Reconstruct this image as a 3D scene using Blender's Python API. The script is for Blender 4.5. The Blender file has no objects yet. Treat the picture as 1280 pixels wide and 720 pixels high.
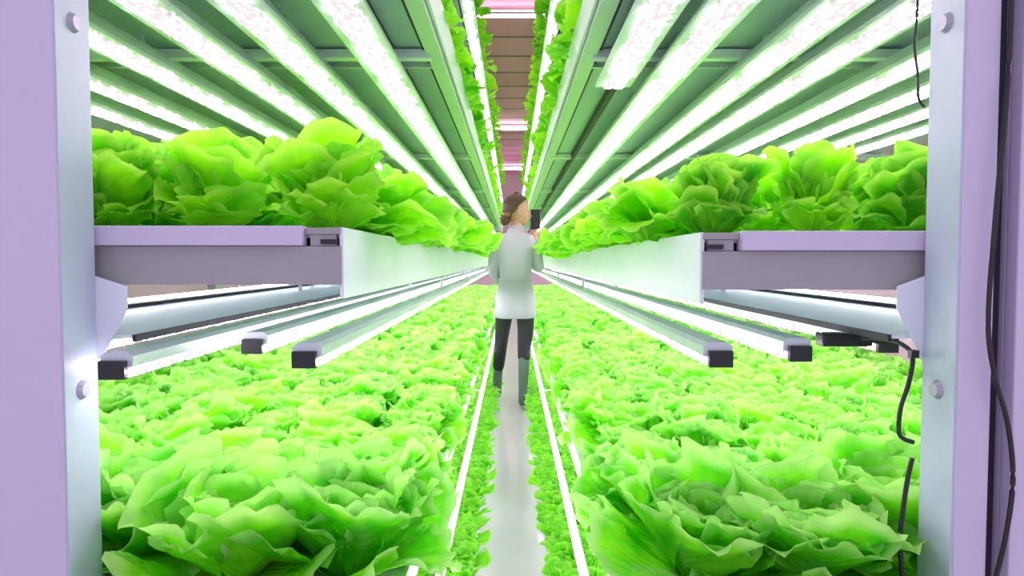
import bpy, bmesh, math, random
import numpy as np
from mathutils import Vector, Matrix
R = math.radians
random.seed(7); RNG = np.random.default_rng(7)
sc = bpy.context.scene
COL = sc.collection
EYE = 1.18                      # camera height
Y_END = 15.0

# ------------------------------------------------------------------ materials
def srgb(r, g, b):
    f = lambda c: (c/255/12.92) if c/255 <= .04045 else ((c/255+.055)/1.055)**2.4
    return (f(r), f(g), f(b), 1)
def new_mat(name):
    m = bpy.data.materials.new(name); m.use_nodes = True
    nt = m.node_tree; nt.nodes.clear()
    out = nt.nodes.new('ShaderNodeOutputMaterial')
    return m, nt, out
def paint(name, col, rough=.45, metal=0.0, var=.06, scale=9, bump=0.0, spec=.5):
    m, nt, out = new_mat(name)
    p = nt.nodes.new('ShaderNodeBsdfPrincipled')
    tc = nt.nodes.new('ShaderNodeTexCoord'); nz = nt.nodes.new('ShaderNodeTexNoise')
    nz.inputs['Scale'].default_value = scale; nz.inputs['Detail'].default_value = 4
    nt.links.new(tc.outputs['Object'], nz.inputs['Vector'])
    mx = nt.nodes.new('ShaderNodeMix'); mx.data_type = 'RGBA'
    mx.inputs[6].default_value = tuple(c*(1-var) for c in col[:3])+(1,)
    mx.inputs[7].default_value = tuple(min(1, c*(1+var)) for c in col[:3])+(1,)
    nt.links.new(nz.outputs['Fac'], mx.inputs[0]); nt.links.new(mx.outputs[2], p.inputs['Base Color'])
    p.inputs['Roughness'].default_value = rough; p.inputs['Metallic'].default_value = metal
    p.inputs['Specular IOR Level'].default_value = spec
    if bump:
        b = nt.nodes.new('ShaderNodeBump'); b.inputs['Strength'].default_value = bump
        nt.links.new(nz.outputs['Fac'], b.inputs['Height']); nt.links.new(b.outputs['Normal'], p.inputs['Normal'])
    nt.links.new(p.outputs[0], out.inputs[0])
    return m
def leaf_mat(name, deep, mid, pale, trans=.42, gloss=.5):
    m, nt, out = new_mat(name)
    N, L = nt.nodes.new, nt.links.new
    uv = N('ShaderNodeUVMap'); uv.uv_map = 'UVMap'
    sep = N('ShaderNodeSeparateXYZ'); L(uv.outputs[0], sep.inputs[0])
    # distance from the midrib
    a = N('ShaderNodeMath'); a.operation = 'SUBTRACT'; a.inputs[1].default_value = .5; L(sep.outputs[0], a.inputs[0])
    b = N('ShaderNodeMath'); b.operation = 'ABSOLUTE'; L(a.outputs[0], b.inputs[0])
    rib = N('ShaderNodeMapRange'); rib.inputs[1].default_value = .02; rib.inputs[2].default_value = .09
    rib.inputs[3].default_value = 1; rib.inputs[4].default_value = 0; L(b.outputs[0], rib.inputs[0])
    fade = N('ShaderNodeMapRange'); fade.inputs[1].default_value = .1; fade.inputs[2].default_value = .8
    fade.inputs[3].default_value = .7; fade.inputs[4].default_value = .05; L(sep.outputs[1], fade.inputs[0])
    rf = N('ShaderNodeMath'); rf.operation = 'MULTIPLY'; L(rib.outputs[0], rf.inputs[0]); L(fade.outputs[0], rf.inputs[1])
    # branching side veins
    wv = N('ShaderNodeTexWave'); wv.wave_type = 'BANDS'; wv.bands_direction = 'DIAGONAL'
    wv.inputs['Scale'].default_value = 5; wv.inputs['Distortion'].default_value = 3; wv.inputs['Detail'].default_value = 2
    absuv = N('ShaderNodeCombineXYZ'); L(b.outputs[0], absuv.inputs[0]); 
    neg = N('ShaderNodeMath'); neg.operation = 'MULTIPLY'; neg.inputs[1].default_value = -1; L(sep.outputs[1], neg.inputs[0]); L(neg.outputs[0], absuv.inputs[1])
    L(absuv.outputs[0], wv.inputs['Vector'])
    geo = N('ShaderNodeNewGeometry'); nz = N('ShaderNodeTexNoise'); nz.inputs['Scale'].default_value = 14; nz.inputs['Detail'].default_value = 3
    L(geo.outputs['Position'], nz.inputs['Vector'])
    oi = N('ShaderNodeObjectInfo')
    mix1 = N('ShaderNodeMath'); mix1.operation = 'MULTIPLY_ADD'; mix1.inputs[1].default_value = .35
    L(oi.outputs['Random'], mix1.inputs[0]); L(nz.outputs['Fac'], mix1.inputs[2])
    ramp = N('ShaderNodeValToRGB'); e = ramp.color_ramp.elements
    e[0].position = .38; e[0].color = deep; e[1].position = .85; e[1].color = mid
    L(mix1.outputs[0], ramp.inputs[0])
    # pale leaf edge, with whitish highlights painted in, towards the rim (uv.y > .8) 
    rim = N('ShaderNodeMapRange'); rim.inputs[1].default_value = .84; rim.inputs[2].default_value = 1.0
    rim.inputs[3].default_value = 0; rim.inputs[4].default_value = .6; L(sep.outputs[1], rim.inputs[0])
    mxa = N('ShaderNodeMath'); mxa.operation = 'MAXIMUM'; L(rf.outputs[0], mxa.inputs[0]); L(rim.outputs[0], mxa.inputs[1])
    cm = N('ShaderNodeMix'); cm.data_type = 'RGBA'; L(mxa.outputs[0], cm.inputs[0]); L(ramp.outputs[0], cm.inputs[6]); cm.inputs[7].default_value = pale
    p = N('ShaderNodeBsdfPrincipled'); L(cm.outputs[2], p.inputs['Base Color']); p.inputs['Roughness'].default_value = .38
    p.inputs['Specular IOR Level'].default_value = gloss
    bp = N('ShaderNodeBump'); bp.inputs['Strength'].default_value = .35; bp.inputs['Distance'].default_value = .004
    L(wv.outputs['Fac'], bp.inputs['Height']); L(bp.outputs[0], p.inputs['Normal'])
    t = N('ShaderNodeBsdfTranslucent'); L(cm.outputs[2], t.inputs['Color'])
    ms = N('ShaderNodeMixShader'); ms.inputs[0].default_value = trans; L(p.outputs[0], ms.inputs[1]); L(t.outputs[0], ms.inputs[2])
    L(ms.outputs[0], out.inputs[0])
    return m
def lamp_mat(name, col, strength, dots=False):
    m, nt, out = new_mat(name)
    N, L = nt.nodes.new, nt.links.new
    em = N('ShaderNodeEmission'); em.inputs['Color'].default_value = col; em.inputs['Strength'].default_value = strength
    if dots:    # rows of diodes, warm-pink gaps between them
        tc = N('ShaderNodeTexCoord'); vo = N('ShaderNodeTexVoronoi'); vo.inputs['Scale'].default_value = 52
        vo.inputs['Randomness'].default_value = .55
        L(tc.outputs['Object'], vo.inputs['Vector'])
        mr = N('ShaderNodeMapRange'); mr.inputs[1].default_value = .38; mr.inputs[2].default_value = .52
        L(vo.outputs['Distance'], mr.inputs[0])
        st = N('ShaderNodeMapRange'); st.inputs[3].default_value = strength; st.inputs[4].default_value = .95; L(mr.outputs[0], st.inputs[0])
        L(st.outputs[0], em.inputs['Strength'])
        mc = N('ShaderNodeMix'); mc.data_type = 'RGBA'; mc.inputs[6].default_value = col; mc.inputs[7].default_value = (1, .86, .90, 1)
        L(mr.outputs[0], mc.inputs[0]); L(mc.outputs[2], em.inputs['Color'])
    L(em.outputs[0], out.inputs[0])
    return m

M = {}
M['lavender'] = paint('lavender_paint', (.62, .56, .72, 1), .5, var=.03)
M['post_side'] = M['lavender']
M['white_metal'] = paint('white_coated_metal', (.78, .83, .90, 1), .32, var=.04)
M['lit_face'] = paint('pale_blue_lit_face', (.50, .58, .68, 1), .4, var=.03)  # LED light on the post side put into the colour
M['grey_panel'] = paint('grey_panel', (.37, .355, .36, 1), .5, var=.05)
M['alloy'] = paint('brushed_alloy', (.60, .66, .70, 1), .35, .25, var=.08, scale=20)
M['teal_sheet'] = paint('pale_teal_sheet', (.44, .56, .60, 1), .5, var=.12, scale=2.5)
M['reflector'] = paint('blue_white_sheet', (.80, .89, .94, 1), .3, var=.04)
M['board'] = paint('white_raft_board', (.80, .84, .84, 1), .5, var=.05)
M['black'] = paint('black_plastic', (.012, .013, .016, 1), .4, var=.2)
M['dark'] = paint('dark_gap_shade_and_parts', (.020, .018, .032, 1), .6, var=.2)  # shade of gaps put into the colour; also dark edge seal, panel and screen
M['bolt'] = paint('zinc_bolt', (.42, .42, .50, 1), .4, .3)
M['floor'] = paint('glossy_pale_floor', (.84, .75, .88, 1), .14, var=.05, scale=1.5, bump=.01)
M['wall'] = paint('mauve_wall', (.72, .55, .60, 1), .7, var=.08, scale=1.2)
M['leaf_frilly'] = leaf_mat('frilly_lettuce_leaf', (.05, .60, .006, 1), (.33, .94, .022, 1), (.68, .96, .36, 1), trans=.5, gloss=.28)
M['leaf_broad'] = leaf_mat('broad_lettuce_leaf', (.07, .60, .003, 1), (.36, .92, .008, 1), (.60, .94, .14, 1), trans=.58, gloss=.35)
M['seedling'] = leaf_mat('seedling_leaf', (.08, .70, .008, 1), (.34, .95, .02, 1), (.6, .95, .2, 1), trans=.5, gloss=.3)
M['led'] = lamp_mat('led_lens', (.97, .84, 1, 1), 33.0, dots=True)
M['led_up'] = lamp_mat('led_lens_overhead', (1, .80, .98, 1), 30.0, dots=True)
M['tube'] = lamp_mat('tube_light_lens', (1, .86, .98, 1), 7.5)
M['pipe_glow'] = lamp_mat('pipe_glow_coat', (1, .90, .98, 1), 16.0)  # glow added to the pipe to brighten the sheet
M['ceil_lamp'] = lamp_mat('ceiling_lamp', (1, .84, .90, 1), 8.0)
# ceiling: mauve boards running across the aisle
def ceiling_mat():
    m, nt, out = new_mat('mauve_ceiling_boards')
    N, L = nt.nodes.new, nt.links.new
    tc = N('ShaderNodeTexCoord'); mp = N('ShaderNodeMapping'); mp.inputs['Location'].default_value = (20, .2, 0); L(tc.outputs['Object'], mp.inputs[0])
    br = N('ShaderNodeTexBrick'); br.inputs['Scale'].default_value = 1; br.inputs['Brick Width'].default_value = 40; br.offset = 0
    br.inputs['Row Height'].default_value = .62; br.inputs['Mortar Size'].default_value = .03
    br.inputs['Color1'].default_value = (.95, .38, .62, 1); br.inputs['Color2'].default_value = (.82, .32, .50, 1)
    br.inputs['Mortar'].default_value = (.22, .12, .13, 1); L(mp.outputs[0], br.inputs['Vector'])
    p = N('ShaderNodeBsdfPrincipled'); p.inputs['Roughness'].default_value = .6
    L(br.outputs['Color'], p.inputs['Base Color']); L(p.outputs[0], out.inputs[0]); return m
M['ceiling'] = ceiling_mat()

# ------------------------------------------------------------------ mesh helpers
class MB:
    def __init__(s): s.bm = bmesh.new()
    def box(s, x0, x1, y0, y1, z0, z1):
        v = [s.bm.verts.new(p) for p in ((x0,y0,z0),(x1,y0,z0),(x1,y1,z0),(x0,y1,z0),(x0,y0,z1),(x1,y0,z1),(x1,y1,z1),(x0,y1,z1))]
        for f in ((0,3,2,1),(4,5,6,7),(0,1,5,4),(1,2,6,5),(2,3,7,6),(3,0,4,7)): s.bm.faces.new([v[i] for i in f])
        return s
    def prism(s, pts, a0, a1, axis='Y'):
        """polygon pts extruded along axis; pts are (x,z) for Y, (y,z) for X"""
        mk = (lambda p, a: (p[0], a, p[1])) if axis == 'Y' else (lambda p, a: (a, p[0], p[1]))
        A = [s.bm.verts.new(mk(p, a0)) for p in pts]; B = [s.bm.verts.new(mk(p, a1)) for p in pts]
        n = len(pts); s.bm.faces.new(A); s.bm.faces.new(B[::-1])
        for i in range(n): s.bm.faces.new((A[i], B[i], B[(i+1) % n], A[(i+1) % n]))
        return s
    def tube(s, pts, r, n=10, cap=True):
        pts = [Vector(p) for p in pts]; rings = []
        up = Vector((0, 0, 1))
        for i, p in enumerate(pts):
            d = (pts[min(i+1, len(pts)-1)]-pts[max(i-1, 0)]).normalized()
            a = d.cross(up);  a = d.cross(Vector((0, 1, 0))) if a.length < .05 else a
            a.normalize(); b = d.cross(a); rr = r[i] if isinstance(r, (list, tuple)) else r
            rings.append([s.bm.verts.new(p+(a*math.cos(t)+b*math.sin(t))*rr) for t in [2*math.pi*k/n for k in range(n)]])
        for A, B in zip(rings, rings[1:]):
            for k in range(n): s.bm.faces.new((A[k], A[(k+1) % n], B[(k+1) % n], B[k]))
        if cap: s.bm.faces.new(rings[0][::-1]); s.bm.faces.new(rings[-1])
        return s
    def loft(s, rings, cap=True):
        RR = [[s.bm.verts.new(p) for p in r] for r in rings]; n = len(RR[0])
        for A, B in zip(RR, RR[1:]):
            for k in range(n): s.bm.faces.new((A[k], A[(k+1) % n], B[(k+1) % n], B[k]))
        if cap: s.bm.faces.new(RR[0][::-1]); s.bm.faces.new(RR[-1])
        return s
    def build(s, name, mat, parent=None, smooth=False, bevel=0, loc=None):
        bmesh.ops.recalc_face_normals(s.bm, faces=s.bm.faces[:])
        me = bpy.data.meshes.new(name)
        if loc is not None: bmesh.ops.translate(s.bm, verts=s.bm.verts[:], vec=-Vector(loc))
        s.bm.to_mesh(me); s.bm.free()
        if smooth: me.polygons.foreach_set('use_smooth', [True]*len(me.polygons))
        me.materials.append(mat)
        o = bpy.data.objects.new(name, me); COL.objects.link(o)
        if loc is not None: o.location = loc
        if parent is not None:
            o.parent = parent; o.location = Vector(o.location)-parent.location
        if bevel:
            b = o.modifiers.new('bevel', 'BEVEL'); b.width = bevel; b.segments = 2; b.limit_method = 'ANGLE'
        return o
def tag(o, label, cat, group=None, kind=None):
    if label: o['label'] = label
    if cat: o['category'] = cat
    if group: o['group'] = group
    if kind: o['kind'] = kind
    return o
def empty(name, loc, label, cat, group=None):
    o = bpy.data.objects.new(name, None); COL.objects.link(o); o.location = loc; o.empty_display_size = .1
    return tag(o, label, cat, group)
def smooth_curve(pts, n=8):
    pts = [Vector(p) for p in pts]; P = [pts[0]]+pts+[pts[-1]]; out = []
    for i in range(1, len(P)-2):
        for k in range(n):
            t = k/n; a, b, c, d = P[i-1], P[i], P[i+1], P[i+2]
            out.append(.5*((2*b)+(c-a)*t+(2*a-5*b+4*c-d)*t*t+(3*b-a-3*c+d)*t**3))
    out.append(pts[-1]); return out

# ------------------------------------------------------------------ lettuce
def leaf_grid(L, W, th0, th1, nu, nv, ruff, freq, cup, tw, rng, bias=.62):
    u = np.linspace(-1, 1, nu); v = np.sin(np.linspace(0, math.pi/2, nv))**1.15
    U, V = np.meshgrid(u, v)
    w = np.where(V < bias, .26+.74*np.sin(np.clip(V/bias, 0, 1)*math.pi/2)**1.3,
                 np.sqrt(np.clip(1-((V-bias)/(1.015-bias))**2.3, 0, 1)))
    p = U*w; q = (V-.45)/.55
    r = np.clip(np.sqrt(p**2*1.0+np.clip(q, 0, None)**2), 0, 1.1)
    phi = np.arctan2(p, q+.15)
    ph = rng.uniform(0, 6.28, 4)
    edge = np.clip((np.maximum(np.abs(U)*np.clip(V*2, 0, 1), np.clip(q, 0, 1)**2)-.35)/.65, 0, 1)**1.6
    rf = edge*ruff*(np.sin(freq*phi+ph[0])+.5*np.sin(2.3*freq*phi+ph[1])+.22*np.sin(3.7*freq*phi+ph[2]))
    bl = .10*ruff*np.sin(9*p+ph[3])*np.sin(11*V+ph[1])
    # spine
    th = th0+(th1-th0)*v**1.25
    ds = L*np.diff(v)
    sx = np.concatenate([[0], np.cumsum(np.sin((th[1:]+th[:-1])/2)*ds)]); sz = np.concatenate([[0], np.cumsum(np.cos((th[1:]+th[:-1])/2)*ds)])
    nx, nz = -np.cos(th), np.sin(th)       # inward/up normal of the leaf
    ta = rng.uniform(-.75, .75); off = cup*W*(p**2)+rf+bl+W*p*np.sin(ta*V)
    X = sx[:, None]+nx[:, None]*off+ .3*rf*np.sin(th)[:, None]
    Z = sz[:, None]+nz[:, None]*off+ .25*rf*np.cos(th)[:, None]
    Y = W*p*(1+.10*edge*np.sin(2.7*freq*phi+ph[2]))
    Y = Y+tw*W*V**2
    co = np.stack([X, Y, Z], -1).reshape(-1, 3)
    i = np.arange(nv-1)[:, None]*nu+np.arange(nu-1)[None, :]
    fa = np.stack([i, i+1, i+nu+1, i+nu], -1).reshape(-1, 4)
    uvs = np.stack([(U+1)/2, np.clip(np.maximum(V, r*.98*(V > .35)), 0, 1)], -1).reshape(-1, 2)
    return co, fa, uvs
def head_data(seed, kind, nu, nv, n):
    rng = np.random.default_rng(seed); C, F, T = [], [], []; base = 0
    for k in range(n):
        t = k/(n-1)
        az = k*2.39996+rng.uniform(-.25, .25)
        if kind == 'frilly':
            L = .085+.075*t**.8+rng.uniform(-.015, .015); W = L*(.52+.10*t)
            th0 = R(6+44*t+rng.uniform(-8, 8)); th1 = R(2+58*t+rng.uniform(-22, 22)); ruff, fr, cup = .0085, 7+rng.uniform(-1.5, 2), .85-.25*t
            if t > .84: th0 = R(66+rng.uniform(-6, 10)); th1 = R(104+rng.uniform(-12, 12)); L *= .85; cup = .2
        elif kind == 'broad':
            L = (.17+.08*t**.6 if t < .72 else .15-.05*(t-.72)/.28)+rng.uniform(-.04, .04); W = .068+.018*t+rng.uniform(-.012, .014)
            th0 = R(5+22*t+(0 if t < .72 else 16)+rng.uniform(-9, 9)); th1 = R(2+60*t**1.3+rng.uniform(-25, 26)); ruff, fr, cup = .009, 5.5+rng.uniform(-1.5, 1.5), .7-.4*t+rng.uniform(-.25, .25)
        elif kind == 'drape':
            L = .14+.08*t**.6+rng.uniform(-.03, .03); W = L*(.40+.10*t)
            th0 = R(6+50*t+rng.uniform(-8, 8)); th1 = R(10+125*t**1.2+rng.uniform(-25, 20)); ruff, fr, cup = .010, 5.5+rng.uniform(-1, 1), .4-.3*t
        else:   # seedling
            L = .045+.02*t; W = L*.5; th0 = R(15+30*t); th1 = R(30+60*t); ruff, fr, cup = .004, 5, .2
        co, fa, uv = leaf_grid(L, W, th0, th1, nu, nv, ruff, fr, cup, rng.uniform(-.25, .25), rng)
        co[:, 0] += .006+.012*t
        c, s_ = math.cos(az), math.sin(az)
        x, y = co[:, 0].copy(), co[:, 1].copy()
        co[:, 0] = c*x-s_*y; co[:, 1] = s_*x+c*y
        C.append(co); F.append(fa+base); T.append(uv); base += len(co)
    return np.concatenate(C), np.concatenate(F), np.concatenate(T)
def mesh_np(name, co, fa, uv, mat):
    me = bpy.data.meshes.new(name)
    me.vertices.add(len(co)); me.vertices.foreach_set('co', co.astype(np.float32).ravel())
    me.loops.add(fa.size); me.loops.foreach_set('vertex_index', fa.astype(np.int32).ravel())
    me.polygons.add(len(fa)); me.polygons.foreach_set('loop_start', (np.arange(len(fa))*4).astype(np.int32))
    me.update(calc_edges=True)
    me.polygons.foreach_set('use_smooth', np.ones(len(fa), dtype=bool))
    ul = me.uv_layers.new(name='UVMap'); ul.data.foreach_set('uv', uv[fa.ravel()].astype(np.float32).ravel())
    me.materials.append(mat); return me
FR = [mesh_np('lettuce_head', *head_data(100+i, 'frilly', 25, 23, 27), M['leaf_frilly']) for i in range(8)]
BR = [mesh_np('lettuce_head', *head_data(200+i, 'broad', 21, 21, 34), M['leaf_broad']) for i in range(7)]
ED = [mesh_np('lettuce_head', *head_data(280+i, 'frilly', 19, 17, 25), M['leaf_broad']) for i in range(4)]
DR = [mesh_np('lettuce_head', *head_data(250+i, 'drape', 19, 19, 26), M['leaf_broad']) for i in range(6)]
LOW = {'frilly': [head_data(300+i, 'frilly', 6, 6, 14) for i in range(5)],
       'drape': [head_data(330+i, 'drape', 7, 7, 14) for i in range(5)],
       'broad': [head_data(320+i, 'broad', 6, 6, 13) for i in range(5)],
       'seed': [head_data(340+i, 'seed', 4, 4, 6) for i in range(4)]}
def scatter(name, plants, kind, mat, label, cat):
    C, F, T = [], [], []; base = 0
    for k, (x, y, z, s, rz) in enumerate(plants):
        co, fa, uv = LOW[kind][k % len(LOW[kind])]
        c, sn = math.cos(rz)*s, math.sin(rz)*s
        C.append(np.stack([co[:, 0]*c-co[:, 1]*sn+x, co[:, 0]*sn+co[:, 1]*c+y, co[:, 2]*s+z], -1)); F.append(fa+base); T.append(uv); base += len(co)
    me = mesh_np(name, np.concatenate(C), np.concatenate(F), np.concatenate(T), mat)
    o = bpy.data.objects.new(name, me); COL.objects.link(o)
    return tag(o, label, cat, kind='stuff')

# ------------------------------------------------------------------ room
fl = MB().box(-3, 3, -1.5, 17, -.1, 0).build('floor', M['floor']); fl['kind'] = 'structure'
ce = MB().box(-3, 3, .6, 17, 3.32, 3.42).build('ceiling', M['ceiling']); ce['kind'] = 'structure'
for nm, x0, x1 in (('wall_left', -3.1, -3), ('wall_right', 3, 3.1)):
    o = MB().box(x0, x1, .6, 17, -.1, 3.42).build(nm, M['wall']); o['kind'] = 'structure'
o = MB().box(-3.1, 3.1, 17, 17.1, -.1, 3.42).build('wall_far', M['wall']); o['kind'] = 'structure'
ORD = ['first', 'second', 'third', 'fourth', 'fifth', 'sixth', 'seventh', 'eighth', 'ninth', 'tenth', 'eleventh', 'twelfth', 'thirteenth',
       'fourteenth', 'fifteenth', 'sixteenth', 'seventeenth', 'eighteenth', 'nineteenth', 'twentieth', 'twenty-first', 'twenty-second', 'twenty-third',
       'twenty-fourth', 'twenty-fifth', 'twenty-sixth', 'twenty-seventh', 'twenty-eighth']
# lamps fixed across the ceiling
for i, (y, w) in enumerate(((5.78, .03), (10.7, .09), (15.4, .09))):
    e = empty('ceiling_lamp', (0, y, 3.32), 'white linear ceiling lamp across the aisle, '+['nearest', 'middle', 'farthest'][i]+' of three', 'ceiling lamp', 'ceiling lamps across the aisle')
    MB().box(-.7, .7, y-w/2-.012, y+w/2+.012, 3.23, 3.25).build('housing', M['white_metal'], e, loc=(0, y, 3.32))
    MB().box(-.68, .68, y-w/2, y+w/2, 3.212, 3.23).build('lens', M['ceil_lamp'], e, loc=(0, y, 3.32))
    MB().box(-.68, .68, y-w/2, y+w/2, 3.25, 3.262).build('added_uplight', M['ceil_lamp'], e, loc=(0, y, 3.32))  # upward glow added to brighten the ceiling
    for xx in (-.5, .5): MB().box(xx-.01, xx+.01, y-.01, y+.01, 3.262, 3.32).build('hanger', M['alloy'], e, loc=(0, y, 3.32))

# ------------------------------------------------------------------ racks
SIDE = {-1: 'left', 1: 'right'}
XO = 2.18
def X(s, a, b): return (min(s*a, s*b), max(s*a, s*b))
def tray(s, z_top, z_bot, xin, y0, name_level, detail=False):
    """long growing tray: board on top, sheet underneath, fascia rail on the aisle side"""
    e = empty('growing_tray', (s*(xin+.3), y0, z_bot), {
        't2': 'long white growing tray of the waist-low %s bed' % SIDE[s],
        't3': 'long growing tray at eye level on the %s with grey end panel' % SIDE[s],
        't4': 'long tray directly overhead on the %s, teal underside' % SIDE[s],
        't5': 'topmost long tray high under the ceiling on the %s' % SIDE[s],
        't1': 'ankle-high seedling tray along the %s edge of the floor' % SIDE[s]}[name_level], 'growing tray', 'growing trays')
    lo = e.location
    h = z_top-z_bot
    a, b = X(s, xin+.004, XO)
    MB().box(a, b, y0+.012, Y_END, z_top-.02, z_top-.004).build('raft_board', M['board'], e, loc=lo)
    MB().box(a, b, y0+.012, Y_END, z_bot+.004, z_bot+.012).build('underside_sheet', M['teal_sheet'], e, loc=lo)
    a, b = X(s, xin-.004, xin+.004)
    MB().box(a, b, y0, Y_END, z_bot-(.028 if detail else 0), z_top).build('side_rail', M['white_metal'], e, bevel=.0015, loc=lo)
    if name_level in ('t4', 't5'):
        # folded aisle-side profiles seen from below: white rail, then dark strips put in for shaded gaps
        a, b = X(s, xin+.006, xin+.05); MB().box(a, b, y0, Y_END, z_bot-.02, z_bot+.004).build('lower_rail', M['alloy'], e, bevel=.002, loc=lo)
        a, b = X(s, xin+.054, xin+.062); MB().box(a, b, y0, Y_END, z_bot-.006, z_bot+.004).build('gap_shade_strip', M['dark'], e, loc=lo)
        a, b = X(s, xin+.145, xin+.165); MB().box(a, b, y0, Y_END, z_bot-.03, z_bot+.004).build('gap_shade_bar', M['dark'], e, loc=lo)
    return e, lo
# --- eye-level tray (t3)
for s in (-1, 1):
    dz = -.010 if s > 0 else 0
    y0 = 1.33
    zt, zb = EYE+.064+dz, EYE-.048+dz
    xin = .333 if s < 0 else .372
    e, lo = tray(s, zt, zb, xin, y0, 't3', True)
    a, b = X(s, xin+.070, .96); MB().box(a, b, y0-.022, y0+.012, zt-.036, zt+.002).build('front_lip', M['lavender'], e, bevel=.002, loc=lo)
    a, b = X(s, xin, .96); MB().box(a, b, y0-.004, y0+.012, zb, zt-.037).build('front_panel', M['grey_panel'], e, loc=lo)
    a, b = X(s, xin+.001, xin+.069); MB().box(a, b, y0-.006, y0+.012, zt-.014, zt-.001).build('end_clip', M['grey_panel'], e, bevel=.001, loc=lo)
    a, b = X(s, xin+.01, xin+.06); MB().box(a, b, y0-.002, y0+.012, zt-.036, zt-.0145).build('end_recess', M['grey_panel'], e, loc=lo)
    a, b = X(s, xin+.008, xin+.038); MB().box(a, b, y0-.012, y0-.003, zt-.033, zt-.024).build('dark_slot_block', M['black'], e, bevel=.001, loc=lo)  # dark block put in for the shaded slot
    # reflector sheet hung under the tray with a pipe, made to glow to light the sheet
    e2 = empty('reflector_shelf', (s*.95, 1.34, EYE-.15), 'pale blue sheet hanging under the %s eye-level tray beside the post' % SIDE[s], 'reflector sheet', 'reflector sheets')
    l2 = e2.location
    a, b = X(s, .735, 1.2); MB().box(a, b, 1.312, Y_END, EYE-.152, EYE-.146).build('sheet', M['reflector'], e2, loc=l2)
    a, b = X(s, .728, .736); MB().box(a, b, 1.312, Y_END, EYE-.158, EYE-.145).build('edge_seal', M['dark'], e2, loc=l2)
    MB().tube([(s*1.19, 1.34, EYE-.125), (s*1.19, Y_END, EYE-.125)], .0055, 8).build('glowing_pipe', M['pipe_glow'], e2, True, loc=l2)
    a, b = X(s, 1.16, 1.178); MB().box(a, b, 1.34, Y_END, EYE-.146, EYE-.134).build('gap_shade_strip', M['dark'], e2, loc=l2)  # dark strip put in for the shaded gap
    for k in range(6):
        y = 1.8+k*2.2
        MB().tube([(s*1.19, y, EYE-.126), (s*1.19, y+.03, EYE-.126)], .014, 8).build('pipe_clip', M['black'], e2, loc=l2)
    for k in range(5):   # hangers from the tray above
        y = 3.2+k*2.6
        MB().box(s*1.0-.006, s*1.0+.006, y, y+.02, EYE-.146, zb+.004).build('hanger', M['alloy'], e2, loc=l2)
for s in (-1, 1):
    tray(s, EYE-.66, EYE-.73, .225, 1.20, 't2')
    tray(s, EYE+.74, EYE+.63, .205, 1.33, 't4')
    tray(s, EYE+1.43, EYE+1.33, .215, 1.33, 't5')
    tray(s, .085,   .0, .150, 1.0, 't1')

# --- frames
for s in (-1, 1):
    e = empty('rack_frame', (s*.86, 1.25, 0), 'lavender painted steel rack post and frame at the %s side of the picture' % SIDE[s], 'rack frame', 'rack frames')
    lo = e.location
    wo = .925 if s < 0 else .852
    xi = .80 if s < 0 else .792
    a, b = X(s, xi, wo); MB().box(a, b, 1.20, 1.302, 0, 3.32).build('post', M['lavender'], e, bevel=.004, loc=lo)
    # aisle side of the post, LED light on it put into a pale blue face
    a, b = X(s, xi-.003, xi); MB().box(a, b, 1.204, 1.300, .002, 3.318).build('lit_side_face', M['lit_face'], e, loc=lo)
    pts = [(s*xi, EYE-.03), (s*.738, EYE-.05), (s*.738, EYE-.092), (s*.782, EYE-.178), (s*xi, EYE-.20)]
    MB().prism(pts, 1.300, 1.3045).build('gusset', M['white_metal'], e, bevel=.001, loc=lo)
    for zz in (EYE+.43, EYE-.24, EYE-.86):
        MB().tube([(s*(xi-.012), 1.252, zz), (s*(xi-.002), 1.252, zz)], [.013, .019], 16).build('bolt', M['bolt'], e, loc=lo)
    for zz in (EYE-.76, EYE+.60, EYE+1.30):        # beams crossing under the trays
        for k in range(7):
            y = 2.05+k*2.0
            a, b = X(s, .24, XO+.06)
            MB().box(a, b, y, y+.035, zz, zz+.028).build('cross_beam', M['white_metal'], e, bevel=.002, loc=lo)
            if k < 6:
                MB().box(a, b, y+.14, y+.155, zz+.012, zz+.028).build('cross_rod', M['alloy'], e, loc=lo)
    for k in range(5):
        y = 2.05+k*3.0
        a, b = X(s, XO+.01, XO+.07); MB().box(a, b, y-.03, y+.05, 0, 3.32).build('post', M['lavender'], e, bevel=.003, loc=lo)
# right-hand neighbour: dark strip put in for the shadow gap, and lavender panel
o = MB().box(.853, .890, 1.24, 1.30, 0, 3.3).build('shadow_gap_strip', M['dark'], bevel=.002); tag(o, 'dark upright strip for the shadow gap between two lavender posts at far right', 'shadow gap')
e = empty('side_panel', (.96, 1.25, 0), 'lavender upright panel at the right edge beyond the dark gap strip', 'panel')
MB().box(.892, 1.05, 1.20, 1.23, 0, 3.3).build('face', M['lavender'], e, bevel=.003, loc=e.location)
MB().box(.892, .90, 1.232, 1.30, 0, 3.3).build('return_edge', M['lavender'], e, loc=e.location)
o = MB().box(-1.06, -.93, 1.27, 1.30, 0, 3.3).build('back_panel', M['dark'], bevel=.002); tag(o, 'dark upright panel showing at the left edge behind the post', 'panel')

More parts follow.
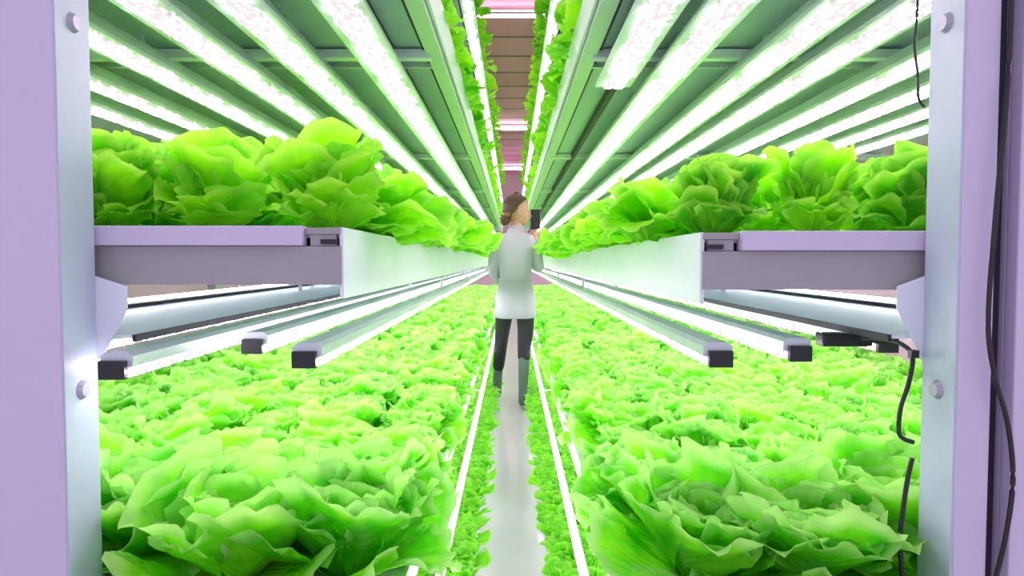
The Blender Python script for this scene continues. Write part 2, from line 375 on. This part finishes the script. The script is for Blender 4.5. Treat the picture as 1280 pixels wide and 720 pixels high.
# --- light bars
def bar(s, x, z_top, y0, y1, label, name='grow_light', up=False, group='grow light bars', k_=1.0):
    e = empty(name, (s*x, y0, z_top), label, 'grow light', group); lo = e.location
    if up:
        MB().prism([(s*x-.056*k_, z_top-.030), (s*x-.030*k_, z_top+.012), (s*x+.030*k_, z_top+.012), (s*x+.056*k_, z_top-.030), (s*x+.056*k_, z_top-.040), (s*x-.056*k_, z_top-.040)], y0, y1).build('housing', M['white_metal'], e, loc=lo)
        MB().box(s*x-.030*k_, s*x+.030*k_, y0+.01, y1-.01, z_top-.047, z_top-.0402).build('lens', M['led_up'], e, loc=lo)
        MB().box(s*x-.036*k_, s*x+.036*k_, y0-.012, y0-.0005, z_top-.048, z_top+.001).build('end_cap', M['black'], e, loc=lo)
        for k in range(int((y1-y0)//2)):
            y = y0+.6+k*2
            MB().box(s*x-.008, s*x+.008, y, y+.02, z_top+.012, z_top+.05).build('hanger', M['alloy'], e, loc=lo)
    else:
        MB().prism([(s*x-.030, z_top-.028), (s*x-.030, z_top-.008), (s*x-.020, z_top), (s*x+.020, z_top), (s*x+.030, z_top-.008), (s*x+.030, z_top-.028)], y0, y1).build('housing', M['alloy'], e, loc=lo)
        MB().box(s*x-.026, s*x+.026, y0, y1-.01, z_top-.046, z_top-.0285).build('lens', M['led'], e, loc=lo)
        xx = s*x+s*.004
        MB().box(xx-.024, xx+.024, y0-.012, y0-.0005, z_top-.050, z_top-.016).build('end_cap', M['black'], e, bevel=.001, loc=lo)
        for k in range(int((y1-y0)//2)):
            y = 4+k*2.2
            if y < Y_END-.5: MB().box(s*x-.007, s*x+.007, y, y+.02, z_top, EYE-.055).build('hanger', M['alloy'], e, loc=lo)
    return e
NUM = ['nearest the aisle', 'second from the aisle', 'third from the aisle', 'fourth from the aisle', 'fifth from the aisle', 'sixth from the aisle', 'seventh from the aisle', 'eighth from the aisle']
H = .545      # lens height above eye
for s, ratios in ((-1, (.683, 1.09, 1.474, 1.93, 2.42, 2.83)), (1, (.592, .87, 1.32, 1.64, 2.11, 2.50, 2.87, 3.22))):
    for i, q in enumerate(ratios):
        y1 = 2.20 if (s > 0 and i == 0) else Y_END
        bar(s, q*H, EYE+H+.047, 1.34, y1, 'bright overhead light bar above the %s eye-level bed, %s' % (SIDE[s], NUM[i]), up=True)
for s, sp in ((-1, ((.415, 1.37), (.60, 1.58), (.725, 1.24), (1.0, 1.6), (1.3, 1.5), (1.62, 1.5))), (1, ((.42, 1.38), (.615, 1.46), (.88, 1.6), (1.14, 1.6), (1.4, 1.5), (1.68, 1.5)))):
    for i, (x, y) in enumerate(sp):
        bar(s, x, EYE-.168, y, Y_END, 'black-capped light bar over the low %s bed, %s' % (SIDE[s], NUM[i]))
for s in (-1, 1):
    bar(s, .222, EYE+1.31, 1.34, Y_END, 'thin bright light bar under the topmost %s tray by the aisle' % SIDE[s], up=True, k_=.6)
    for x in (.62, 1.05): bar(s, x, EYE+1.31, 1.34, Y_END, 'light bar under the topmost %s tray, %s' % (SIDE[s], 'set back from the aisle' if x < 1 else 'deepest in the rack'), up=True)
    bar(s, .42, EYE+1.98, 1.34, Y_END, 'unseen added light bar above the topmost %s tray under the ceiling' % SIDE[s], up=True)  # out of view, added to light the topmost leaves
    # tube light along the aisle for the seedlings
    e = empty('tube_light', (s*.168, 1.3, EYE-.735), 'thin white tube light running low along the %s side of the aisle' % SIDE[s], 'tube light', 'tube lights'); lo = e.location
    MB().tube([(s*.168, 1.3, EYE-.735), (s*.168, Y_END, EYE-.735)], .011, 8).build('tube', M['tube'], e, True, loc=lo)
    for k in range(6):
        y = 1.5+k*2.3
        MB().box(*X(s, .176, .224), y, y+.012, EYE-.738, EYE-.730).build('bracket', M['alloy'], e, loc=lo)
    for x in (.5, .9): bar(s, x, EYE-.765, 1.34, 10, 'light bar under the low %s bed above seedlings, %s' % (SIDE[s], 'nearer the aisle' if x < .6 else 'farther from the aisle'), up=True)

# --- cables
def cable(name, pts, r, label, cat='cable'):
    o = MB().tube(smooth_curve(pts), r, 8).build(name, M['black'], smooth=True); return tag(o, label, cat)
def P(px, py, Y):      # where a thing seen at this pixel stands at depth Y
    return ((px-640)/850*Y, Y, EYE-(py-325)/850*Y)
cable('power_cable', [P(1255, -40, 1.19), P(1252, 120, 1.185), P(1243, 260, 1.18), P(1237, 400, 1.18), P(1247, 470, 1.18), P(1265, 530, 1.18), P(1274, 600, 1.18), P(1268, 670, 1.18), P(1256, 730, 1.19)], .0042, 'thick black cable hanging down the far right posts')
cable('thin_wire', [P(1140, -20, 1.31), P(1138, 30, 1.31), P(1136, 60, 1.31), P(1141, 95, 1.31), P(1143, 125, 1.31), P(1151, 136, 1.31)], .0025, 'thin dark wire hanging at the top of the right post', 'wire')
cable('power_cable', [P(1080, 424, 1.46), P(1105, 424, 1.42), P(1128, 430, 1.36), P(1143, 446, 1.31), P(1139, 480, 1.30), P(1130, 510, 1.30), P(1128, 540, 1.30), P(1134, 550, 1.30), P(1147, 555, 1.30)], .0045, 'black cable looping from the plug down beside the right post')
cable('power_cable', [P(1146, 575, 1.26), P(1141, 600, 1.26), P(1136, 640, 1.26), P(1133, 680, 1.26), P(1137, 730, 1.26)], .0045, 'black cable against the foot of the right post')
e = empty('power_adapter', P(1060, 424, 1.50), 'black plug and adapter under the right eye-level tray', 'adapter'); lo = e.location
c = P(1062, 424, 1.50); MB().box(c[0]-.065, c[0]+.045, 1.48, 1.52, c[2]-.015, c[2]+.014).build('body', M['black'], e, bevel=.004, loc=lo)
c = P(1108, 426, 1.47); MB().box(c[0]-.02, c[0]+.012, 1.465, 1.485, c[2]-.007, c[2]+.007).build('plug', M['black'], e, bevel=.002, loc=lo)
o = MB().box(P(1140, 440, 1.29)[0], P(1150, 440, 1.29)[0], 1.285, 1.299, P(0, 448, 1.29)[2], P(0, 438, 1.29)[2]).build('cable_clip', M['black'], bevel=.001); tag(o, 'small black cable clip on the right post', 'clip')

# ------------------------------------------------------------------ plants
def rowword(i): return 'front row' if i == 0 else ORD[i]+' row back'
def colword(j): return 'beside the aisle' if j == 0 else ORD[j]+' from the aisle'
cand = []       # (score, tier, side, row, col, x, y, z, scale)
SP = .235
rows = int((Y_END-.3-1.40)/SP)
for s in (-1, 1):
    for i in range(rows):
        for j in range(8):           # low bed
            x = (.345 if s < 0 else .365)+j*.236+RNG.uniform(-.018, .018); y = (1.40 if i or j < 2 else 1.50 if j < 3 else 1.56)+i*SP+RNG.uniform(-.02, .02)
            sc_ = RNG.uniform(.98, 1.22)*(1.38 if i == 0 else 1.22 if i == 1 else 1.0)
            cand.append((y if x/y < .66 else 99, 'low', s, i, j, s*x, y, EYE-.664, sc_))
        for j in range(7):           # eye-level bed
            if i == 0 and j == 0: pass
            x = (.405 if s < 0 else .425)+j*.232+RNG.uniform(-.02, .02); y = 1.50+i*.215+RNG.uniform(-.02, .02)
            if y > Y_END-.2: continue
            sc_ = RNG.uniform(.92, 1.1)*(1.0 if i < 2 else .82)*(.88 if s > 0 else 1)
            if j == 0 and i > 0: x -= .055+min(.05, .006*i)
            vis = (i == 0 and x/y < .66) or j == 0 or (j == 1 and i < 6) or (i == 1 and j < 4)
            cand.append((y if vis else 99, 'eye', s, i, j, s*x, y, EYE+.06+(-.010 if s > 0 else 0), sc_))
        for tier, z, x0, y0 in (('overhead', EYE+.736, .272, 1.5), ('topmost', EYE+1.426, .262, 1.5)):
            for j in range(2):
                x = x0+j*.21+RNG.uniform(-.012, .012); y = y0+i*.205+RNG.uniform(-.02, .02)
                if y > Y_END-.2: continue
                lim = 1.9 if tier == 'overhead' else 3.4
                cand.append((y if (j == 0 and y > lim-.2) else 99, tier, s, i, j, s*x, y, z, RNG.uniform(.78, .95)))
vis = sorted([c for c in cand if c[0] < 99], key=lambda c: c[0])
near, rest = vis[:300], vis[300:]+[c for c in cand if c[0] == 99]
BED = {'low': 'low', 'eye': 'eye-level', 'overhead': 'overhead', 'topmost': 'topmost'}
for k, (_, tier, s, i, j, x, y, z, sc_) in enumerate(near):
    me = DR[(k*3+i) % len(DR)] if (tier == 'eye' and j == 0 and i > 0) else BR[(k*3+i) % len(BR)] if tier == 'eye' else FR[(k*5+j) % len(FR)] if tier == 'low' else ED[k % len(ED)]
    o = bpy.data.objects.new('lettuce_head', me); COL.objects.link(o)
    o.location = (x, y, z); o.scale = (sc_, sc_, sc_*RNG.uniform(.9, 1.08))
    lean = 0 if j else -s*R(9)
    if tier == 'topmost' or tier == 'overhead': lean = -s*R(14)
    o.rotation_euler = (RNG.uniform(-.08, .08), lean+RNG.uniform(-.06, .06), RNG.uniform(0, 6.28))
    look = 'broad-leaved green lettuce' if tier == 'eye' else 'frilly green lettuce'
    if tier in ('low', 'eye'):
        if tier == 'low' and i == 0: look = 'large frilly green lettuce'
        lab = '%s, %s %s bed, %s, %s' % (look, SIDE[s], BED[tier], rowword(i), colword(j))
    else:
        lab = '%s over the edge of the %s %s tray, %s along' % ('small green lettuce leaning', BED[tier], SIDE[s], ORD[i] if i < len(ORD) else 'far')
    tag(o, lab, 'lettuce', '%s lettuces in the %s %s bed' % ('broad-leaved' if tier == 'eye' else 'frilly', SIDE[s], BED[tier]))
def rp(c): return (c[5], c[6], c[7], c[8], float(RNG.uniform(0, 6.28)))
scatter('lettuce_crop', [rp(c) for c in rest if c[1] == 'low'], 'frilly', M['leaf_frilly'], 'dense frilly lettuces filling the low beds farther down both sides of the aisle', 'lettuce crop')
scatter('lettuce_crop', [rp(c) for c in rest if c[1] in ('overhead', 'topmost')], 'frilly', M['leaf_broad'], 'rows of lettuces in the overhead and topmost trays farther down the aisle', 'lettuce crop')
scatter('lettuce_crop', [rp(c) for c in rest if c[1] == 'eye' and c[4]], 'broad', M['leaf_broad'], 'dense broad-leaved lettuces deep inside both eye-level beds', 'lettuce crop')
scatter('lettuce_crop', [rp(c) for c in rest if c[1] == 'eye' and not c[4]], 'drape', M['leaf_broad'], 'far lettuces spilling over the aisle edges of both eye-level trays', 'lettuce crop')
for s in (-1, 1):
    pl = []
    y = 1.05
    while y < Y_END-.1:
        for x in np.arange(.172, .54, .045):
            pl.append((s*(x+RNG.uniform(-.014, .014)), y+RNG.uniform(-.02, .02), .082, RNG.uniform(.8, 1.35), RNG.uniform(0, 6.28)))
        y += .05
    scatter('seedling_bed', pl, 'seed', M['seedling'], 'dense small green seedlings in the ankle-high %s tray' % SIDE[s], 'seedlings')

# ------------------------------------------------------------------ person
def skin(name, nodes, edges, mat, parent, lvl=2, loc=None, root=0):
    me = bpy.data.meshes.new(name); me.from_pydata([n[0] for n in nodes], edges, [])
    o = bpy.data.objects.new(name, me); COL.objects.link(o)
    m = o.modifiers.new('s', 'SKIN'); m.use_smooth_shade = True
    for i, n in enumerate(nodes):
        r = n[1]; me.skin_vertices[0].data[i].radius = r if isinstance(r, tuple) else (r, r)
        me.skin_vertices[0].data[i].use_root = (i == root)
    q = o.modifiers.new('q', 'SUBSURF'); q.levels = lvl; q.render_levels = lvl
    dg = bpy.context.evaluated_depsgraph_get(); ev = o.evaluated_get(dg)
    nm = bpy.data.meshes.new_from_object(ev); o.modifiers.clear(); o.data = nm
    nm.materials.clear(); nm.materials.append(mat)
    nm.polygons.foreach_set('use_smooth', [True]*len(nm.polygons))
    o.parent = parent
    return o
M['skin'] = paint('skin', (.62, .34, .24, 1), .5, var=.05)
M['hair'] = paint('brown_hair', (.085, .035, .018, 1), .45, var=.4, scale=30)
M['hair_light'] = paint('light_brown_hair', (.30, .15, .06, 1), .45, var=.3, scale=30)
M['coat'] = paint('pale_grey_coat', (.42, .41, .48, 1), .8, var=.07, scale=12, bump=.1)
M['trousers'] = paint('black_trousers', (.012, .013, .018, 1), .75, var=.2)
M['boot'] = paint('grey_green_boot', (.10, .16, .13, 1), .5, var=.15)
PX, PY = .025, 5.36
pe = empty('person', (PX, PY, 0), 'person with tied brown hair and pale coat walking down the aisle, holding a black device', 'person')
# coordinates local to the person; +y is away from the camera, +x right
body_n = [((0, 0, .90), (.115, .085)), ((0, .0, 1.05), (.105, .075)), ((0, -.005, 1.22), (.135, .085)), ((0, 0, 1.31), (.085, .06)),
          ((.005, .005, 1.40), (.045, .047)), ((.008, .010, 1.46), (.042, .045)), ((.018, .012, 1.53), (.045, .05)), ((.018, .012, 1.57), (.045, .05)),
          ((.085, 0, .86), (.078, .08)), ((.072, .005, .50), (.040, .042)), ((.060, -.01, .12), (.026, .03)), ((.066, .07, .045), (.035, .028)), ((.072, .15, .035), (.030, .018)),
          ((-.080, .02, .86), (.078, .08)), ((-.110, .16, .52), (.040, .042)), ((-.150, .30, .14), (.026, .03)), ((-.155, .38, .05), (.035, .028)), ((-.158, .45, .03), (.030, .018)),
          ((.130, .0, 1.285), (.038, .04)), ((.185, .06, 1.10), (.036, .038)), ((.175, .18, 1.28), (.028, .030)), ((.158, .20, 1.38), (.022, .026)), ((.155, .205, 1.42), (.024, .015)),
          ((-.130, .0, 1.285), (.038, .04)), ((-.175, .03, 1.08), (.036, .038)), ((-.12, .18, 1.00), (.028, .030)), ((-.08, .25, 1.02), (.022, .024)), ((-.06, .28, 1.03), (.024, .015)),
          ((.05, .015, 1.55), (.02, .02)), ((.04, .015, 1.50), (.02, .02)), ((.05, .015, 1.49), (.015, .015))]
body_e = [(0, 1), (1, 2), (2, 3), (3, 4), (4, 5), (5, 6), (6, 7), (0, 8), (8, 9), (9, 10), (10, 11), (11, 12), (0, 13), (13, 14), (14, 15), (15, 16), (16, 17),
          (3, 18), (18, 19), (19, 20), (20, 21), (21, 22), (3, 23), (23, 24), (24, 25), (25, 26), (26, 27), (6, 28), (5, 29), (29, 30)]
# fingers: short chains rooted in the palms
def fingers(base_i, bx, by, bz, dirs):
    global body_n, body_e
    for (dx, dy, dz_, l, r) in dirs:
        n0 = len(body_n)
        a = Vector((bx+dx, by+dy, bz+dz_)); 
        d1 = Vector((dx*.6, .1*0, 1)).normalized()*l*.55
        p1 = a+d1; p2 = p1+Vector((-.012, -.014, l*.30))
        body_n += [((a.x, a.y, a.z), r), ((p1.x, p1.y, p1.z), r*.95), ((p2.x, p2.y, p2.z), r*.8)]
        body_e += [(base_i, n0), (n0, n0+1), (n0+1, n0+2)]
fingers(22, .155, .205, 1.42, [(-.018, .0, .02, .060, .0085), (-.006, .004, .024, .068, .009), (.008, .004, .022, .064, .0085), (.020, 0, .016, .050, .0075), (-.026, -.012, -.002, .045, .0095)])
fingers(27, -.06, .28, 1.03, [(-.018, .0, .01, .050, .0085), (-.006, .004, .012, .058, .009), (.008, .004, .012, .054, .0085), (.020, 0, .01, .045, .0075), (.026, -.012, -.002, .040, .0095)])
bo = skin('body', body_n, body_e, M['skin'], pe)
def add_head(o):
    bm = bmesh.new(); bm.from_mesh(o.data)
    def ell(c, r, rot=0):
        q = bmesh.ops.create_uvsphere(bm, u_segments=24, v_segments=16, radius=1)
        mt = Matrix.Translation(Vector(c)) @ Matrix.Rotation(rot, 4, 'Y') @ Matrix.Diagonal(Vector(r+(1,)))
        bmesh.ops.transform(bm, matrix=mt, verts=q['verts'])
    ell((.012, .012, 1.580), (.096, .076, .098))               # cranium
    ell((.055, .014, 1.535), (.052, .058, .076))               # face
    ell((.072, .016, 1.485), (.030, .036, .026))               # chin and jaw
    ell((.040, .014, 1.495), (.052, .052, .030), .35)
    ell((.112, .018, 1.540), (.010, .011, .024), -.35)         # nose bridge
    ell((.119, .018, 1.524), (.011, .013, .010))               # nose tip
    ell((.092, .018, 1.592), (.016, .050, .012))               # brow
    ell((.100, .018, 1.503), (.009, .022, .006)); ell((.098, .018, 1.492), (.009, .020, .006))   # lips
    for yy in (-.066, .090): ell((.018, yy, 1.545), (.016, .009, .029), .2)   # ears
    for yy in (-.030, .060): ell((.074, yy, 1.528), (.022, .014, .022))       # cheeks
    bm.to_mesh(o.data); bm.free()
    m = o.modifiers.new('r', 'REMESH'); m.mode = 'VOXEL'; m.voxel_size = .0045; m.use_smooth_shade = True
    k = o.modifiers.new('s', 'SMOOTH'); k.factor = .5; k.iterations = 3
    ev = o.evaluated_get(bpy.context.evaluated_depsgraph_get()); nm = bpy.data.meshes.new_from_object(ev)
    o.modifiers.clear(); o.data = nm; nm.materials.clear(); nm.materials.append(M['skin'])
add_head(bo)
# coat: lofted torso with sleeves
def ring(cx, cy, z, rx, ry, n=20, fold=0, ph=0):
    return [(cx+rx*math.cos(t)*(1+fold*math.sin(5*t+ph)), cy+ry*math.sin(t)*(1+fold*math.sin(5*t+ph)), z) for t in [2*math.pi*k/n for k in range(n)]]
c = MB().loft([ring(0, .01, .725, .158, .140, fold=.05), ring(0, .008, .728, .166, .147, fold=.05), ring(0, .005, .80, .160, .140, fold=.03), ring(0, 0, .90, .156, .130, fold=.02),
               ring(0, 0, 1.03, .122, .098, fold=.02, ph=1), ring(0, 0, 1.14, .132, .102), ring(0, 0, 1.25, .155, .106), ring(0, 0, 1.325, .160, .098), ring(0, .002, 1.375, .138, .092),
               ring(.003, .005, 1.395, .066, .062), ring(.003, .005, 1.43, .058, .058), ring(.004, .005, 1.432, .050, .050)])
coat = c.build('coat', M['coat'], None, True); coat.parent = pe
sleeve = []
for nodes in ([((.112, 0, 1.315), .060), ((.158, .0, 1.255), .057), ((.188, .06, 1.10), .050), ((.180, .12, 1.18), .044), ((.172, .18, 1.28), .040), ((.160, .20, 1.355), .036)],
              [((-.112, 0, 1.315), .060), ((-.154, .0, 1.255), .057), ((-.178, .03, 1.08), .050), ((-.15, .11, 1.04), .044), ((-.12, .18, 1.00), .040), ((-.095, .225, 1.01), .036)]):
    o = skin('sleeve', nodes, [(i, i+1) for i in range(5)], M['coat'], coat, 2)
o = MB().loft([ring(.003, .005, 1.425, .062, .060), ring(.003, .007, 1.45, .060, .058), ring(.003, .006, 1.452, .055, .053), ring(.003, .005, 1.40, .064, .06)], False).build('collar', M['coat'], None, True); o.parent = coat
belt = MB().loft([ring(0, 0, 1.015, .1275, .103), ring(0, 0, 1.016, .1300, .1055), ring(0, 0, 1.04, .1300, .1055), ring(0, 0, 1.041, .127, .103)], False).build('belt', M['coat'], None, True); belt.parent = coat
skin('trousers', [((0, .01, .90), (.085, .08)), ((.078, 0, .82), (.074, .085)), ((.083, .004, .64), (.070, .070)), ((.073, .005, .50), (.058, .060)), ((.068, .0, .37), (.048, .052)),
                  ((-.078, .03, .82), (.072, .085)), ((-.098, .10, .66), (.068, .068)), ((-.112, .165, .52), (.058, .058)), ((-.142, .262, .25), (.046, .050))],
     [(0, 1), (1, 2), (2, 3), (3, 4), (0, 5), (5, 6), (6, 7), (7, 8)], M['trousers'], pe)
skin('boot', [((.071, 0, .50), (.043, .048)), ((.066, -.004, .30), (.042, .047)), ((.060, -.01, .12), (.032, .038)), ((.060, .000, .05), (.038, .040)), ((.066, .08, .040), (.040, .034)), ((.072, .165, .032), (.034, .024))],
     [(i, i+1) for i in range(5)], M['boot'], pe)
skin('boot', [((-.120, .19, .47), (.040, .045)), ((-.143, .27, .24), (.042, .046)), ((-.150, .30, .13), (.040, .043)), ((-.152, .32, .055), (.042, .040)), ((-.155, .39, .042), (.042, .034)), ((-.158, .465, .032), (.036, .024))],
     [(i, i+1) for i in range(5)], M['boot'], pe)
# hair: cap over skull with tied knot at nape, face turned right
def hair_cap():
    m = MB(); bm = m.bm
    bmesh.ops.create_uvsphere(bm, u_segments=72, v_segments=48, radius=1)
    kill = []
    for v in bm.verts:
        x, y, z = v.co
        k = 1+.018*math.sin(22*math.atan2(y, x))+.012*math.sin(11*z+3*x)
        if x-.85*z > .18+.05*math.sin(9*y) or z < -.86: kill.append(v)
        v.co = Vector((x*.106*k, y*.088*k, z*.112*k))+Vector((.010, .012, 1.582))
    bmesh.ops.delete(bm, geom=kill, context='VERTS')
    bmesh.ops.solidify(bm, geom=bm.faces[:], thickness=-.008)
    return m
hair = hair_cap().build('hair', M['hair'], None, True); hair.parent = pe
k_ = hair.modifiers.new('s', 'SMOOTH'); k_.factor = .5; k_.iterations = 4
def blob(c, r, n=14, squ=(1, 1, 1)):
    m = MB(); bmesh.ops.create_uvsphere(m.bm, u_segments=n*2, v_segments=n, radius=1)
    for v in m.bm.verts:
        k = 1+.06*math.sin(6*v.co.x+9*v.co.z)
        v.co = Vector((v.co.x*r*squ[0]*k, v.co.y*r*squ[1]*k, v.co.z*r*squ[2]*k))+Vector(c)
    return m
o = blob((-.078, -.020, 1.500), .042, squ=(1, .9, 1.2)).build('hair_knot', M['hair'], None, True); o.parent = hair
o = blob((-.064, -.042, 1.535), .034, squ=(1.1, 1.1, .6)).build('hair_strand', M['hair_light'], None, True); o.parent = hair
for yy in (-.014, .048):
    o = blob((.1015, yy, 1.562), .0085, 8, squ=(.7, 1, .6)).build('eye', M['black'], None, True); o.parent = pe
dv = empty('handheld_device', (PX+.165, PY+.175, 1.45), 'black device held up beside the face of the person in the aisle', 'device'); lo = dv.location
MB().box(lo.x-.040, lo.x+.040, lo.y-.008, lo.y+.008, 1.43, 1.59).build('body', M['black'], dv, bevel=.006, loc=lo)
MB().box(lo.x-.034, lo.x+.034, lo.y-.0095, lo.y-.0082, 1.44, 1.58).build('screen', M['dark'], dv, loc=lo)

# ------------------------------------------------------------------ world and camera
w = bpy.data.worlds.new('world'); sc.world = w; w.use_nodes = True
bg = w.node_tree.nodes['Background']; bg.inputs[0].default_value = (.82, .76, .98, 1); bg.inputs[1].default_value = 1.0
cam = bpy.data.cameras.new('camera'); co = bpy.data.objects.new('camera', cam); COL.objects.link(co)
cam.sensor_width = 36; cam.lens = 850/1280*36; cam.clip_start = .05; cam.clip_end = 60
co.location = (0, 0, EYE); co.rotation_euler = (R(90)-math.atan(35/850), 0, 0)
sc.camera = co
vs = sc.view_settings; vs.view_transform = 'Standard'; vs.look = 'None'; vs.exposure = 0; vs.gamma = 1; vs.use_curve_mapping = False
